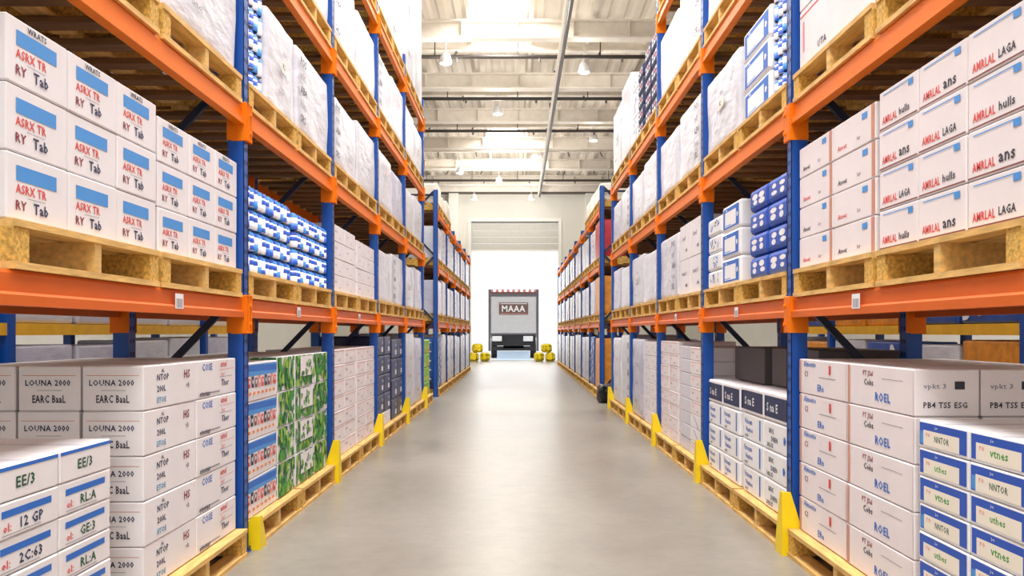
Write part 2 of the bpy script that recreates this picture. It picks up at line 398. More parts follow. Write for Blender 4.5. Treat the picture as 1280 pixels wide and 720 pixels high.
def wrap_mesh(dx, dy, dz, var, side):
    key = ('wrap', round(dx, 2), round(dy, 2), round(dz, 2), var, side)
    if key in CACHE: return CACHE[key]
    mb = MB()
    m = {0: 'film', 1: 'film_lav', 2: 'film', 3: 'film', 4: 'film_cream', 5: 'film_red', 6: 'film_orange', 7: 'film_blue', 8: 'film', 9: 'film_lav'}[var]
    mb.cbox(-dx/2+.012, -dy/2+.012, 0, dx/2-.012, dy/2-.012, dz-.005, m, .03, 3, amp=.011, cuts=6, seed=var+dy)
    F = Face(mb, (dx/2, -dy/2+.05, .04), (0, 1, 0), (0, 0, 1), (1, 0, 0), dy-.1, dz-.08, lift=.002)
    e = -1 if side < 0 else 1
    nz = .02 if side < 0 else .98
    if var in (2, 9):      # dark lettered strip down the near edge
        a, b = ((.03, .24) if side < 0 else (.76, .97))
        for k in range(5): F.text(['SRS', 'kon', 'AB4', 'mlt', 'POS'][k], a, .06+.19*k, .11, 'ink' if k % 2 == 0 else 'ink_grey', b-a)
    if var in (1, 3, 8):
        for k in range(3): F.text(['tamol', 'Poren', 'usc'][k], .3+.1*k, .15+.25*k, .06, 'ink_grey' if var != 3 else 'pink', .35)
    if var == 8: F.rect(.45, .45, .62, .6, 'cream'); F.text('R2', .48, .49, .07, 'ink', .1)
    if var == 7:
        for k in range(14):
            F.disc((k*.37) % 1*.9+.05, (k*.23) % 1*.9+.05, .09, .06, 'white')
        E = Face(mb, (-dx/2+.05, -dy/2 if e < 0 else dy/2, .05), (1, 0, 0), (0, 0, 1), (0, e, 0), dx-.1, dz-.1, lift=.002)
        for k in range(10): E.disc(.25+.5*(k % 2), .05+.1*k, .14, .04, 'white')
    me = mb.mesh('wrapped_load')
    me.polygons.foreach_set('use_smooth', [i == 0 for i in mb.m]); CACHE[key] = me
    return me

# ------------------------------------------------------------------ layout of the racks
XF = 1.60          # aisle face of the rack
UPR = [2.22, 5.28, 7.78, 10.28, 12.78, 15.28]
BOT = [0, 1.385, 2.51, 3.62, 4.80]
TOP = [0, 1.50, 2.625, 3.735, 4.915]
PH = .16
DEPTH = .76
SIDE = {-1: 'left', 1: 'right'}
LEVW = ['floor level', 'first shelf', 'second shelf', 'third shelf', 'top shelf']
BAYW = ['nearest bay', 'second bay', 'third bay', 'fourth bay', 'last bay']
NTH = ['top', 'second', 'third', 'fourth', 'fifth', 'sixth', 'seventh', 'eighth', 'ninth']
CTH = ['first', 'second', 'third', 'fourth', 'fifth', 'sixth']

def make_rack(name, s, ups, tops, decks, label, nlev=None, sticker=False):
    """ups: upright positions, tops: height of each frame, decks: beam levels present in each bay"""
    root = empty(name, (s*1.98, ups[0], 0)); tag(root, label, 'pallet rack')
    L = lambda x, y, z=0: (x-s*1.98, y-ups[0], z)
    pcache = {}
    for i, y in enumerate(ups):
        h = tops[i]
        for xx, nm in ((XF+.045, 'upright_post'), (XF+DEPTH-.045, 'upright_post')):
            if (h,) not in pcache:
                mb = MB(); w = .045
                mb.box(-.045, -.05, .008, -.030, .05, h, 'blue'); mb.box(.030, -.05, .008, .045, .05, h, 'blue')
                mb.box(-.045, -.05, .008, .045, -.035, h, 'blue'); mb.box(-.045, .035, .008, .045, .05, h, 'blue')
                k = 0
                z = .12
                while z < h-.05:
                    for f in (-1, 1):
                        for q in (-.018, .018):
                            mb.add([(f*.0456, q-.006, z-.012), (f*.0456, q+.006, z-.012), (f*.0456, q+.008, z+.012), (f*.0456, q-.008, z+.012)], [(0, 1, 2, 3)], 'hole')
                    z += .075
                pcache[(h,)] = mb.mesh('upright_post')
                mb = MB(); mb.box(-.06, -.06, 0, .06, .06, .008, 'blue'); mb.cyl((.053, .053, .008), (.053, .053, .03), .006, 'steel', 6); mb.cyl((-.053, -.053, .008), (-.053, -.053, .03), .006, 'steel', 6)
                pcache['base'] = mb.mesh('base_plate')
            p = link(nm, pcache[(h,)], L(s*xx, y), 0, root)
            link('base_plate', pcache['base'], (0, 0, 0), 0, p)
        z = .22; up = True; x0 = XF+.09; x1 = XF+DEPTH-.09
        while z+.62 < h:
            key = ('br', s, up)
            if key not in pcache:
                mb = MB(); a, b = (x0, x1) if up else (x1, x0)
                mb.bar((s*(a-XF), 0, 0), (s*(b-XF), 0, .6), .03, .04, 'brace'); pcache[key] = mb.mesh('brace')
            link('brace', pcache[key], L(s*XF, y, z), 0, root)
            z += .66; up = not up
        for zz in (.16, h-.12):
            if 'hb' not in pcache:
                mb = MB(); mb.box(s*(x0-XF), -.015, 0, s*(x1-XF), .015, .04, 'brace'); pcache['hb'] = mb.mesh('cross_brace')
            link('cross_brace', pcache['hb'], L(s*XF, y, zz), 0, root)
    for b in range(len(ups)-1):
        y0, y1 = ups[b]+.05, ups[b+1]-.05
        for lv in decks[b]:
            z0, z1 = BOT[lv], TOP[lv]; hh = z1-z0
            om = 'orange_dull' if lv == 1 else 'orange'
            for front in (1, 0):
                key = ('bm', om, round(y1-y0, 3), round(hh, 3), front)
                if key not in pcache:
                    mb = MB(); f = s if front else -s
                    # step profile: lip along the lower edge, towards the outside (aisle side is -s)
                    o = -1 if front else 1
                    a = o*s
                    prof = [(0, 0), (a*.052, 0), (a*.052, .034), (a*.036, .044), (a*.036, hh-.012), (a*.030, hh), (0, hh)]
                    mb.prism(prof, 'y', 0, y1-y0, om); pcache[key] = mb.mesh('beam')
                    mb = MB(); c0, c1 = (a*.062, -a*.02) if front else (a*.062, -a*.02)
                    mb.cbox(c0, -.049, -.09, c1, .0, hh+.01, 'orange', .006, 1); mb.box(c0, 0, -.09, c0-a*.112, .005, hh+.01, 'orange')
                    mb.cyl((c0, -.026, -.04), (c0+a*.012, -.026, -.04), .012, 'orange', 8); mb.cyl((c0, -.026, hh*.6), (c0+a*.012, -.026, hh*.6), .012, 'orange', 8)
                    pcache[key+('c',)] = mb.mesh('beam_connector')
                    mb = MB(); mb.cbox(c0, 0, -.09, c1, .049, hh+.01, 'orange', .006, 1); mb.box(c0, -.005, -.09, c0-a*.112, 0, hh+.01, 'orange'); pcache[key+('d',)] = mb.mesh('beam_connector')
                xx = XF+.045 if front else XF+DEPTH-.045
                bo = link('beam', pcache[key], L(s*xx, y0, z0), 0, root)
                link('beam_connector', pcache[key+('c',)], (0, 0, 0), 0, bo); link('beam_connector', pcache[key+('d',)], (0, y1-y0, 0), 0, bo)
                if sticker and front and lv == 1 and b < 3:
                    mb = MB(); q = -s*.053
                    yy = 1.9 if b == 0 else 1.15
                    mb.box(q, yy, .025, q-s*.001, yy+.1, .095, 'white')
                    for k in range(6): mb.box(q-s*.0012, yy+.012+.013*k, .03, q-s*.0018, yy+.017+.013*k+.003*(k % 2), .072, 'ink_grey')
                    st = link('location_sticker', mb.mesh('location_sticker'), (0, 0, 0), 0, bo); st['label'] = 'small white barcode sticker on the beam'
            key = ('dk', round(y1-y0, 3))
            if key not in pcache:
                mb = MB(); n = int((y1-y0)/.27)
                for k in range(n):
                    yy = .04+k*(y1-y0-.08)/n
                    mb.box(s*.046, yy, -.03, s*(DEPTH-.092-.0), yy+.105, -.002, 'wood_x')
                pcache[key] = mb.mesh('slat_deck')
            link('slat_deck', pcache[key], L(s*XF+s*.0, y0, z1), 0, root)
    return root

make_rack('pallet_rack', -1, UPR, [5.25]*4+[5.25]*2, [(1, 2, 3, 4)]*5, 'tall blue and orange pallet rack lining the left side of the aisle, nearer', sticker=True)
make_rack('pallet_rack', 1, UPR, [5.1]*4+[3.9, 3.9], [(1, 2, 3, 4)]*3+[(1, 2, 3)]*2, 'tall blue and orange pallet rack lining the right side of the aisle, nearer', sticker=True)
UFL = [18.0+2.4*i for i in range(6)]
UFR = [17.5+2.6*i for i in range(8)]
make_rack('pallet_rack', -1, UFL, [4.15]+[3.86]*5, [(1, 2, 3)]*5, 'lower pallet rack farther down the left side, beyond the cross aisle')
make_rack('pallet_rack', 1, UFR, [4.15]+[3.86]*7, [(1, 2, 3)]*7, 'lower pallet rack farther down the right side, beyond the cross aisle')

# ------------------------------------------------------------------ pallets
def pallet_parts(L, D):
    top = MB(); bot = MB(); n = 6
    bw = .105
    for k in range(n):
        x = -D/2+k*(D-bw)/(n-1); top.box(x, -L/2, .136, x+bw, L/2, PH, 'wood')
    for x in (-D/2, -bw/2, D/2-bw): bot.box(x, -L/2, 0, x+bw, L/2, .024, 'wood')
    st = []
    for y, w, m in ((-L/2+.045, .09, 'chip'), (0, .05, 'wood'), (L/2-.045, .09, 'chip')):
        q = MB(); q.box(-D/2+.006, y-w/2, .024, D/2-.006, y+w/2, .136, m); st.append(q)
    return top, bot, st
PAL = {}
def pallet(s, lev, y0, y1, words, under, parts=True, xface=None, z=None, far=False):
    Lp = round(y1-y0, 3); D = .84
    xface = (1.565 if lev == 0 else 1.595) if xface is None else xface
    loc = (s*(xface+D/2), (y0+y1)/2, TOP[lev]+(.002 if lev else 0) if z is None else z)
    key = (Lp, parts)
    if key not in PAL:
        top, bot, st = pallet_parts(Lp, D)
        if parts:
            PAL[key] = (top.mesh('top_deck'), bot.mesh('bottom_deck'), [q.mesh('stringer') for q in st])
        else:
            mb = MB()
            for q in [top, bot]+st:
                o = len(mb.v); mb.v += q.v
                for f, m in zip(q.f, q.m): mb.f.append([o+i for i in f]); mb.m.append(mb.mi(q.mats[m]))
            PAL[key] = mb.mesh('wooden_pallet')
    if parts:
        o = empty('wooden_pallet', loc); a, b, c = PAL[key]
        link('top_deck', a, parent=o); link('bottom_deck', b, parent=o)
        for q in c: link('stringer', q, parent=o)
    else: o = link('wooden_pallet', PAL[key], loc)
    tag(o, f'pale wooden pallet under {under}, {words}' if not far else f'pallet under {under}, {words}', 'pallet', f'wooden pallets in the {SIDE[s]}'+(' far rack' if far else ' rack'))
    return o

def words(s, lev, bay, which):
    return f'{which} pallet, {BAYW[bay]}, {SIDE[s]} {LEVW[lev]}'

def stack(s, lev, bay, which, y0, y1, rows, cols, H, kind, look, cat='box', deep=1, depth=.42, z0=None, vf=None, x0=1.62, name='carton', group=None, skip=None, note=''):
    z0 = TOP[lev]+PH+.004 if z0 is None else z0
    dy = (y1-y0)/cols; dz = H/rows
    for r in range(rows):
        for c in range(cols):
            for d in range(deep):
                if skip and skip(r, c, d): continue
                k = kind(r, c) if callable(kind) else kind
                v = vf(r, c) if vf else R_.randrange(2)
                if k == 'bottle': me = bottle_pack_mesh(depth-.012, dy-.012, dz-.003, v)
                else: me = carton_mesh(k, depth-.012, dy-.008, dz-.003, v, s)
                o = link(name, me, (s*(x0+depth*(d+.5)+R_.uniform(0, .004)), y0+dy*(c+.5), z0+r*dz), (0 if s < 0 else PI)+R_.uniform(-.004, .004))
                lk = look(r, c) if callable(look) else look
                t = f'{lk}, {NTH[rows-1-r]} row'
                if cols > 1: t += f', {CTH[c]} column'
                if deep > 1: t += ', '+['frontmost', 'behind', 'rearmost'][d]
                t += f', {which}{" " if which == "just past" else " in "}{BAYW[bay]}, {SIDE[s]} {LEVW[lev]}'
                if note: t += ' '+note
                tag(o, t, cat, group or f'{lk.split(" with ")[0]} stack on the {SIDE[s]} {LEVW[lev]}')

def wrapped(s, lev, bay, which, y0, y1, H, var, look='white stretch-wrapped load', depth=.8, z0=None, place=None):
    z0 = TOP[lev]+PH+.004 if z0 is None else z0
    o = link('wrapped_load', wrap_mesh(depth, y1-y0, H, var, s), (s*(1.61+depth/2), (y0+y1)/2, z0), 0 if s < 0 else PI)
    p = place or f'{which} in {BAYW[bay]}, {SIDE[s]} {LEVW[lev]}'
    tag(o, f'{look}, {p}', 'wrapped load', f'wrapped loads in the {SIDE[s]} rack')
    return o

# regular pallets, two to a bay
def std(s, lev, bay, names, parts=None):
    u = UPR[bay] if bay else 2.78
    for k, (a, b) in enumerate(((u+.07, u+1.22), (u+1.27, u+2.42))):
        if names[k] is None: continue
        pallet(s, lev, a, b, words(s, lev, bay, ['nearer', 'farther'][k]), names[k], parts=(bay < 3) if parts is None else parts)
def half(bay, k):
    u = UPR[bay] if bay else 2.78; return (u+.09, u+1.2) if k == 0 else (u+1.29, u+2.4)

# ================= LEFT RACK
# floor level, nearest bay
pallet(-1, 0, 2.36, 3.60, words(-1, 0, 0, 'nearer'), 'flat blue-striped cases')
stack(-1, 0, 0, 'nearer', 2.37, 3.59, 6, 3, .713, lambda r, c: 'flat_blue_top' if r == 5 else 'flat_blue', lambda r, c: 'flat green-lettered white case' if r == 5 else 'flat blue-striped white case', deep=2, depth=.4, vf=lambda r, c: (r*2+c) % 4, skip=lambda r, c, d: d == 1 and r < 4)
pallet(-1, 0, 3.90, 5.20, words(-1, 0, 0, 'farther'), 'plain lettered white cartons')
stack(-1, 0, 0, 'farther', 3.90, 5.18, 5, 2, .99, 'text_blocks', 'lettered white carton', deep=3, depth=.28, vf=lambda r, c: c, skip=lambda r, c, d: c == 1 and d > 0 and r < 4)
# floor level, second bay
std(-1, 0, 1, ['blue and red printed cartons', 'leafy green cartons'])
stack(-1, 0, 1, 'nearer', 5.37, 6.06, 4, 1, .95, 'blue_red', 'blue-topped red-printed carton', depth=.78)
stack(-1, 0, 1, 'nearer', 6.07, 6.50, 4, 1, .97, 'leafy', 'leafy green carton', depth=.78, vf=lambda r, c: r)
stack(-1, 0, 1, 'farther', 6.56, 7.66, 4, 2, .97, lambda r, c: 'leafy_label' if c == 0 else 'leafy', lambda r, c: 'white-labelled green carton' if c == 0 else 'dark leafy green carton', depth=.78, vf=lambda r, c: r+4)
# floor level, third bay
std(-1, 0, 2, ['small pink-lettered cartons', 'small pink-lettered cartons'])
stack(-1, 0, 2, 'nearer', 7.88, 8.98, 7, 2, .98, 'small_text', 'small pink-lettered white carton', depth=.6, vf=lambda r, c: (r*3+c) % 3)
stack(-1, 0, 2, 'farther', 9.06, 10.18, 7, 2, .98, 'small_text', 'small pink-lettered white carton', depth=.6, vf=lambda r, c: (r+c*2) % 3)
# floor level, fourth bay
std(-1, 0, 3, ['low white cartons', 'dark blue packs'])
stack(-1, 0, 3, 'nearer', 10.38, 11.48, 1, 2, .16, 'grey_text', 'low white carton', depth=.78)
stack(-1, 0, 3, 'nearer', 10.40, 11.46, 4, 2, .92, 'navy_pack', 'dark blue pack', 'pack', depth=.74, z0=.33, name='film_wrapped_pack')
stack(-1, 0, 3, 'farther', 11.58, 12.66, 4, 2, 1.05, 'navy_pack', 'dark blue pack', 'pack', depth=.74, name='film_wrapped_pack')
std(-1, 0, 4, ['pinkish wrapped load', 'lavender wrapped load'])
a, b = half(4, 0); wrapped(-1, 0, 4, 'nearer', a, b, 1.12, 3, 'pink-lettered white wrapped load')
a, b = half(4, 1); wrapped(-1, 0, 4, 'farther', a, b, 1.05, 1, 'pale lavender wrapped load')
pallet(-1, 0, 15.50, 16.65, 'at the left cross aisle corner', 'yellow-green packs', parts=False)
stack(-1, 0, 4, 'just past', 15.52, 16.6, 4, 2, 1.0, 'lime_pack', 'yellow-green pack', 'pack', depth=.7, name='film_wrapped_pack')
# first shelf
std(-1, 1, 0, ['blue-striped cartons', 'blue-striped cartons'])
stack(-1, 1, 0, 'nearer', 2.85, 4.04, 3, 3, .66, 'blue_stripe', 'blue-striped white carton', depth=.42, deep=2, vf=lambda r, c: 1 if r == 2 else 0, skip=lambda r, c, d: d == 1 and r < 2)
stack(-1, 1, 0, 'farther', 4.06, 5.2, 3, 3, .62, 'blue_stripe', 'blue-striped white carton', depth=.42, vf=lambda r, c: 1 if r == 2 else 0)
std(-1, 1, 1, ['blue and white bottle packs', 'blue and white bottle packs'])
stack(-1, 1, 1, 'nearer', 5.40, 6.46, 4, 2, .54, 'bottle', 'blue-capped white bottle pack', 'bottle pack', depth=.78, name='bottle_pack', vf=lambda r, c: (r+c) % 2)
stack(-1, 1, 1, 'farther', 6.58, 7.68, 4, 2, .52, 'bottle', 'blue-capped white bottle pack', 'bottle pack', depth=.78, name='bottle_pack', vf=lambda r, c: (r+c+1) % 2)
std(-1, 1, 2, ['grey-lettered cartons', 'grey-lettered cartons'])
stack(-1, 1, 2, 'nearer', 7.88, 8.98, 4, 2, .60, 'grey_text', 'grey-lettered white carton', depth=.6, vf=lambda r, c: (r+c) % 3)
stack(-1, 1, 2, 'farther', 9.08, 10.18, 4, 2, .57, 'grey_text', 'grey-lettered white carton', depth=.6, vf=lambda r, c: (r*2+c) % 3)
for b_ in (3, 4):
    std(-1, 1, b_, ['white wrapped load']*2)
    for k in (0, 1):
        a, b = half(b_, k); wrapped(-1, 1, b_, ['nearer', 'farther'][k], a, b, .62+.04*k, [0, 2, 8, 1][(b_-3)*2+k])
# second shelf
std(-1, 2, 0, ['white wrapped load', 'white wrapped load'])
a, b = half(0, 0); wrapped(-1, 2, 0, 'nearer', a, b, .72, 0)
a, b = half(0, 1); wrapped(-1, 2, 0, 'farther', a, b, .72, 8)
std(-1, 2, 1, ['blue packs and wrapped load', 'white wrapped load'])
stack(-1, 2, 1, 'nearer', 5.38, 5.76, 6, 1, .78, 'bottle', 'blue-capped white bottle pack', 'bottle pack', depth=.5, name='bottle_pack', vf=lambda r, c: r % 2)
wrapped(-1, 2, 1, 'nearer', 5.79, 6.52, .64, 8, 'white stretch-wrapped load beside bottle packs')
a, b = half(1, 1); wrapped(-1, 2, 1, 'farther', a, b, .64, 2)
for b_ in (2, 3, 4):
    std(-1, 2, b_, ['white wrapped load']*2)
    for k in (0, 1):
        a, b = half(b_, k); wrapped(-1, 2, b_, ['nearer', 'farther'][k], a, b, .62+.05*((b_+k) % 2), [2, 0, 3, 1, 3, 8][(b_-2)*2+k])
for b_ in (1, 2, 3, 4):
    std(-1, 3, b_, ['white wrapped load']*2)
    for k in (0, 1):
        a, b = half(b_, k); wrapped(-1, 3, b_, ['nearer', 'farther'][k], a, b, .72-.04*((b_+k) % 2), [8, 0, 2, 0, 2, 3, 0, 8][(b_-1)*2+k])
for b_ in (2, 3, 4):
    std(-1, 4, b_, ['tall white wrapped load']*2, parts=False)
    for k in (0, 1):
        a, b = half(b_, k); wrapped(-1, 4, b_, ['nearer', 'farther'][k], a, b, 1.95, [0, 1, 0, 2, 8, 0][(b_-2)*2+k], 'tall white stretch-wrapped load')

# ================= RIGHT RACK
pallet(1, 0, 2.40, 3.64, words(1, 0, 0, 'nearer'), 'blue-bordered cases')
stack(1, 0, 0, 'nearer', 2.41, 3.64, 7, 3, .785, 'green_label', 'blue-bordered green-lettered case', deep=2, depth=.4, vf=lambda r, c: (r+c*2) % 3, skip=lambda r, c, d: d == 1 and r < 5)
pallet(1, 0, 3.68, 5.20, words(1, 0, 0, 'farther'), 'plain lettered white cartons')
stack(1, 0, 0, 'farther', 3.68, 5.18, 5, 2, .985, 'text_blocks_r', 'lettered white carton', deep=3, depth=.28, vf=lambda r, c: c, skip=lambda r, c, d: c == 1 and d > 0 and r < 4)
std(1, 0, 1, ['blue-lettered packs', 'blue-lettered packs'])
KG = lambda r, c: 'navy_band' if r == 3 else ('black_text' if c == 0 else 'blue_text')
LG = lambda r, c: 'navy-banded white pack' if r == 3 else ('black-lettered white pack' if c == 0 else 'blue-lettered white pack')
stack(1, 0, 1, 'nearer', 5.38, 6.48, 4, 2, .75, KG, LG, 'pack', depth=.78, name='film_wrapped_pack')
stack(1, 0, 1, 'farther', 6.58, 7.64, 4, 2, .74, lambda r, c: 'navy_band' if r == 3 else 'blue_text', lambda r, c: 'navy-banded white pack' if r == 3 else 'blue-lettered white pack', 'pack', depth=.78, name='film_wrapped_pack')
o = link('carton', carton_mesh('dark', .5, 1.0, .27, 0, 1), (2.08, 5.95, .919), PI); tag(o, 'long dark grey carton lying on navy-banded packs, right floor level', 'box')
o = link('carton', carton_mesh('dark', .5, .9, .27, 1, 1), (2.08, 7.1, .909), PI); tag(o, 'dark grey carton behind the long dark one, on navy-banded packs', 'box')
std(1, 0, 2, ['flat lettered cartons', 'flat lettered cartons'])
stack(1, 0, 2, 'nearer', 7.88, 8.98, 8, 2, 1.0, lambda r, c: 'blue_swoosh' if (r, c) in ((2, 0), (1, 0)) else ('plain_grey' if c == 1 else 'small_text'), lambda r, c: 'blue-curved flat white carton' if (r, c) in ((2, 0), (1, 0)) else ('flat pale grey carton' if c == 1 else 'flat pink-lettered white carton'), depth=.6, vf=lambda r, c: r % 3)
stack(1, 0, 2, 'farther', 9.08, 10.18, 8, 2, 1.04, 'small_text', 'flat pink-lettered white carton', depth=.6, vf=lambda r, c: (r+c) % 3)
std(1, 0, 3, ['grey-lettered cartons', 'lavender wrapped load'])
stack(1, 0, 3, 'nearer', 10.4, 11.48, 6, 2, 1.02, 'grey_text', 'grey-lettered white carton', depth=.6, vf=lambda r, c: (r+c) % 3)
a, b = half(3, 1); wrapped(1, 0, 3, 'farther', a, b, 1.05, 1, 'pale lavender wrapped load')
std(1, 0, 4, ['dark-lettered wrapped load', 'white wrapped load'])
a, b = half(4, 0); wrapped(1, 0, 4, 'nearer', a, b, 1.1, 2, 'dark-lettered white wrapped load')
a, b = half(4, 1); wrapped(1, 0, 4, 'farther', a, b, 1.05, 3, 'pink-lettered white wrapped load')
# first shelf
std(1, 1, 0, ['red-lettered cartons', 'red-lettered cartons'])
stack(1, 1, 0, 'nearer', 2.85, 4.04, 4, 3, .71, 'red_text', 'red-lettered white carton', depth=.42, deep=2, vf=lambda r, c: (r+c) % 3, skip=lambda r, c, d: d == 1 and r < 3)
stack(1, 1, 0, 'farther', 4.08, 5.18, 4, 2, .69, 'red_text_b', 'narrow red-lettered white carton', depth=.5, vf=lambda r, c: (r+c) % 2)
std(1, 1, 1, ['bright blue dotted packs', 'blue-framed white packs'])
stack(1, 1, 1, 'nearer', 5.38, 6.30, 4, 2, .62, 'white_dots', 'white-dotted bright blue pack', 'pack', depth=.7, name='film_wrapped_pack', vf=lambda r, c: r+c)
stack(1, 1, 1, 'farther', 6.56, 7.14, 3, 1, .62, 'blue_frame', 'blue-framed white pack', 'pack', depth=.7, name='film_wrapped_pack', vf=lambda r, c: 0)
stack(1, 1, 1, 'farther', 7.16, 7.66, 4, 1, .58, 'blue_marks', 'blue-speckled white pack', 'pack', depth=.7, name='film_wrapped_pack', vf=lambda r, c: r)
std(1, 1, 2, ['white cartons', 'speckle-lettered wrapped load'])
stack(1, 1, 2, 'nearer', 7.88, 8.98, 2, 2, .68, 'grey_text', 'tall grey-lettered white carton', depth=.7)
a, b = half(2, 1); wrapped(1, 1, 2, 'farther', a, b, .66, 2, 'dark-lettered white wrapped load')
for b_ in (3, 4):
    std(1, 1, b_, ['white wrapped load']*2)
    for k in (0, 1):
        a, b = half(b_, k); wrapped(1, 1, b_, ['nearer', 'farther'][k], a, b, .62+.04*k, [0, 8, 0, 1][(b_-3)*2+k])
# second shelf
std(1, 2, 0, ['pink-lined cartons', 'pink-lined cartons'])
stack(1, 2, 0, 'nearer', 2.85, 4.0, 2, 2, .7, 'pink_line', 'large pink-lined white carton', depth=.6)
stack(1, 2, 0, 'farther', 4.06, 5.18, 2, 1, .7, 'pink_line', 'large pink-lined white carton', depth=.6)
std(1, 2, 1, ['blue packs and wrapped load', 'white wrapped load'])
stack(1, 2, 1, 'nearer', 5.38, 5.74, 6, 1, .72, 'bottle', 'blue-capped white bottle pack', 'bottle pack', depth=.5, name='bottle_pack', vf=lambda r, c: r % 2)
stack(1, 2, 1, 'nearer', 5.78, 6.46, 3, 1, .64, 'blue_frame', 'blue-framed white pack', 'pack', depth=.6, name='film_wrapped_pack', vf=lambda r, c: 0)
a, b = half(1, 1); wrapped(1, 2, 1, 'farther', a, b, .62, 8)
for b_ in (2, 3, 4):
    std(1, 2, b_, ['white wrapped load']*2)
    for k in (0, 1):
        a, b = half(b_, k); wrapped(1, 2, b_, ['nearer', 'farther'][k], a, b, .66-.04*k, [2, 0, 3, 0, 2, 1][(b_-2)*2+k])
for b_ in (1, 2):
    std(1, 3, b_, ['white wrapped load']*2)
    for k in (0, 1):
        a, b = half(b_, k); wrapped(1, 3, b_, ['nearer', 'farther'][k], a, b, .74-.04*k, [0, 8, 2, 0][(b_-1)*2+k])
std(1, 3, 3, ['dark dotted packs', 'dark dotted packs'])
stack(1, 3, 3, 'nearer', 10.4, 11.46, 5, 2, .98, 'dark_dots', 'dark dotted pack', 'pack', depth=.7, name='film_wrapped_pack', vf=lambda r, c: (r+c) % 3)
stack(1, 3, 3, 'farther', 11.6, 12.64, 5, 2, .92, lambda r, c: 'dark_dots' if c == 0 else 'blue_marks', lambda r, c: 'dark dotted pack' if c == 0 else 'blue-speckled white pack', 'pack', depth=.7, name='film_wrapped_pack', vf=lambda r, c: (r+c) % 3)
std(1, 3, 4, ['tall white wrapped load']*2)
a, b = half(4, 0); wrapped(1, 3, 4, 'nearer', a, b, 1.15, 0, 'tall white stretch-wrapped load')
a, b = half(4, 1); wrapped(1, 3, 4, 'farther', a, b, 1.05, 8, 'tall white stretch-wrapped load')
std(1, 4, 2, ['white wrapped load']*2, parts=False)
for k in (0, 1):
    a, b = half(2, k); wrapped(1, 4, 2, ['nearer', 'farther'][k], a, b, .7, [0, 1][k])

# ================= FAR RACKS
for s, ups, sw in ((-1, UFL, 'left'), (1, UFR, 'right')):
    B = ups[1]-ups[0]
    for b in range(len(ups)-1):
        for lev in range(4):
            for k in (0, 1):
                a = ups[b]+.07+k*(B/2); e = a+B/2-.15
                if lev == 3 and not (b < 1 or (b == 1 and k == 0)): continue
                place = f'{["nearer", "farther"][k]} half of {["first", "second", "third", "fourth", "fifth", "sixth", "seventh"][b]} bay, {sw} far rack {LEVW[lev]}'
                var = R_.choice([0, 1, 1, 3, 8, 9, 2]); look = {0: 'plain white wrapped load', 1: 'pale lavender wrapped load', 3: 'pink-lettered white wrapped load', 8: 'white wrapped load with paper label', 9: 'lavender wrapped load with dark lettering', 2: 'white wrapped load with dark lettering'}[var]
                if lev == 3: var = 4; look = 'low cream wrapped load'
                H = R_.uniform(.66, .76) if lev in (1, 2) else (R_.uniform(1.0, 1.1) if lev == 0 else R_.uniform(.3, .42))
                if (s, lev, b, k) == (1, 2, 0, 0): var, look = 5, 'red wrapped load'
                if (s, lev, b, k) == (1, 1, 0, 0): var, look = 6, 'mottled orange wrapped load'
                if (s, lev, b, k) in ((1, 0, 0, 1), (-1, 0, 0, 0)): var, look = 7, 'blue wrapped load with white spots'
                if (s, lev, b, k) == (1, 0, 0, 0): var, look = 6, 'mottled orange wrapped load'
                pallet(s, lev, a, e, place.replace(' half of', ' in'), look.split(' with')[0].replace('pale ', '').replace('plain ', ''), parts=False, far=True)
                o = wrapped(s, lev, 0, '', a+.02, e-.02, H, var, look, place=place)
                o['group'] = f'wrapped loads in the {sw} far rack'

# ================= yellow corner guards in front of the uprights
def guard_mesh(h, s):
    mb = MB(); t = .012 if h > .3 else .007
    # plate across the rack end, narrowing upward; plate along the aisle; foot strip
    mb.prism([(0, 0), (s*.16, 0), (s*.15, h*.12), (s*.05, h), (0, h)], 'y', 0, t, 'yellow')
    mb.prism([(t, 0), (.14, 0), (.14, h*.12), (.05, h), (t, h)], 'x', 0, s*t, 'yellow')
    return mb.mesh('corner_guard')
GW = ['nearest to the camera', 'second from the camera', 'third from the camera', 'fourth from the camera', 'last before the cross aisle']
for s in (-1, 1):
    gm = guard_mesh(.37, s); gs = guard_mesh(.2, s)
    for i, u in enumerate(UPR[1:]):
        small = (s == -1 and i == 0)
        o = link('corner_guard', gs if small else gm, (s*1.535, u+.0612 if small else u-.076, 0))
        tag(o, f'yellow steel corner guard at {SIDE[s]} rack upright, {GW[i]}', 'corner guard', 'yellow corner guards along the aisle')
# odd items at the right cross aisle corner
mb = MB(); mb.cbox(-.24, -.3, 0, .24, .3, .34, 'black', .1, 4, amp=.05, cuts=4, seed=3)
o = link('rubbish_bag', mb.mesh('rubbish_bag', True), (1.72, 16.6, 0)); tag(o, 'black rubbish bag on floor at right cross aisle corner', 'bag')
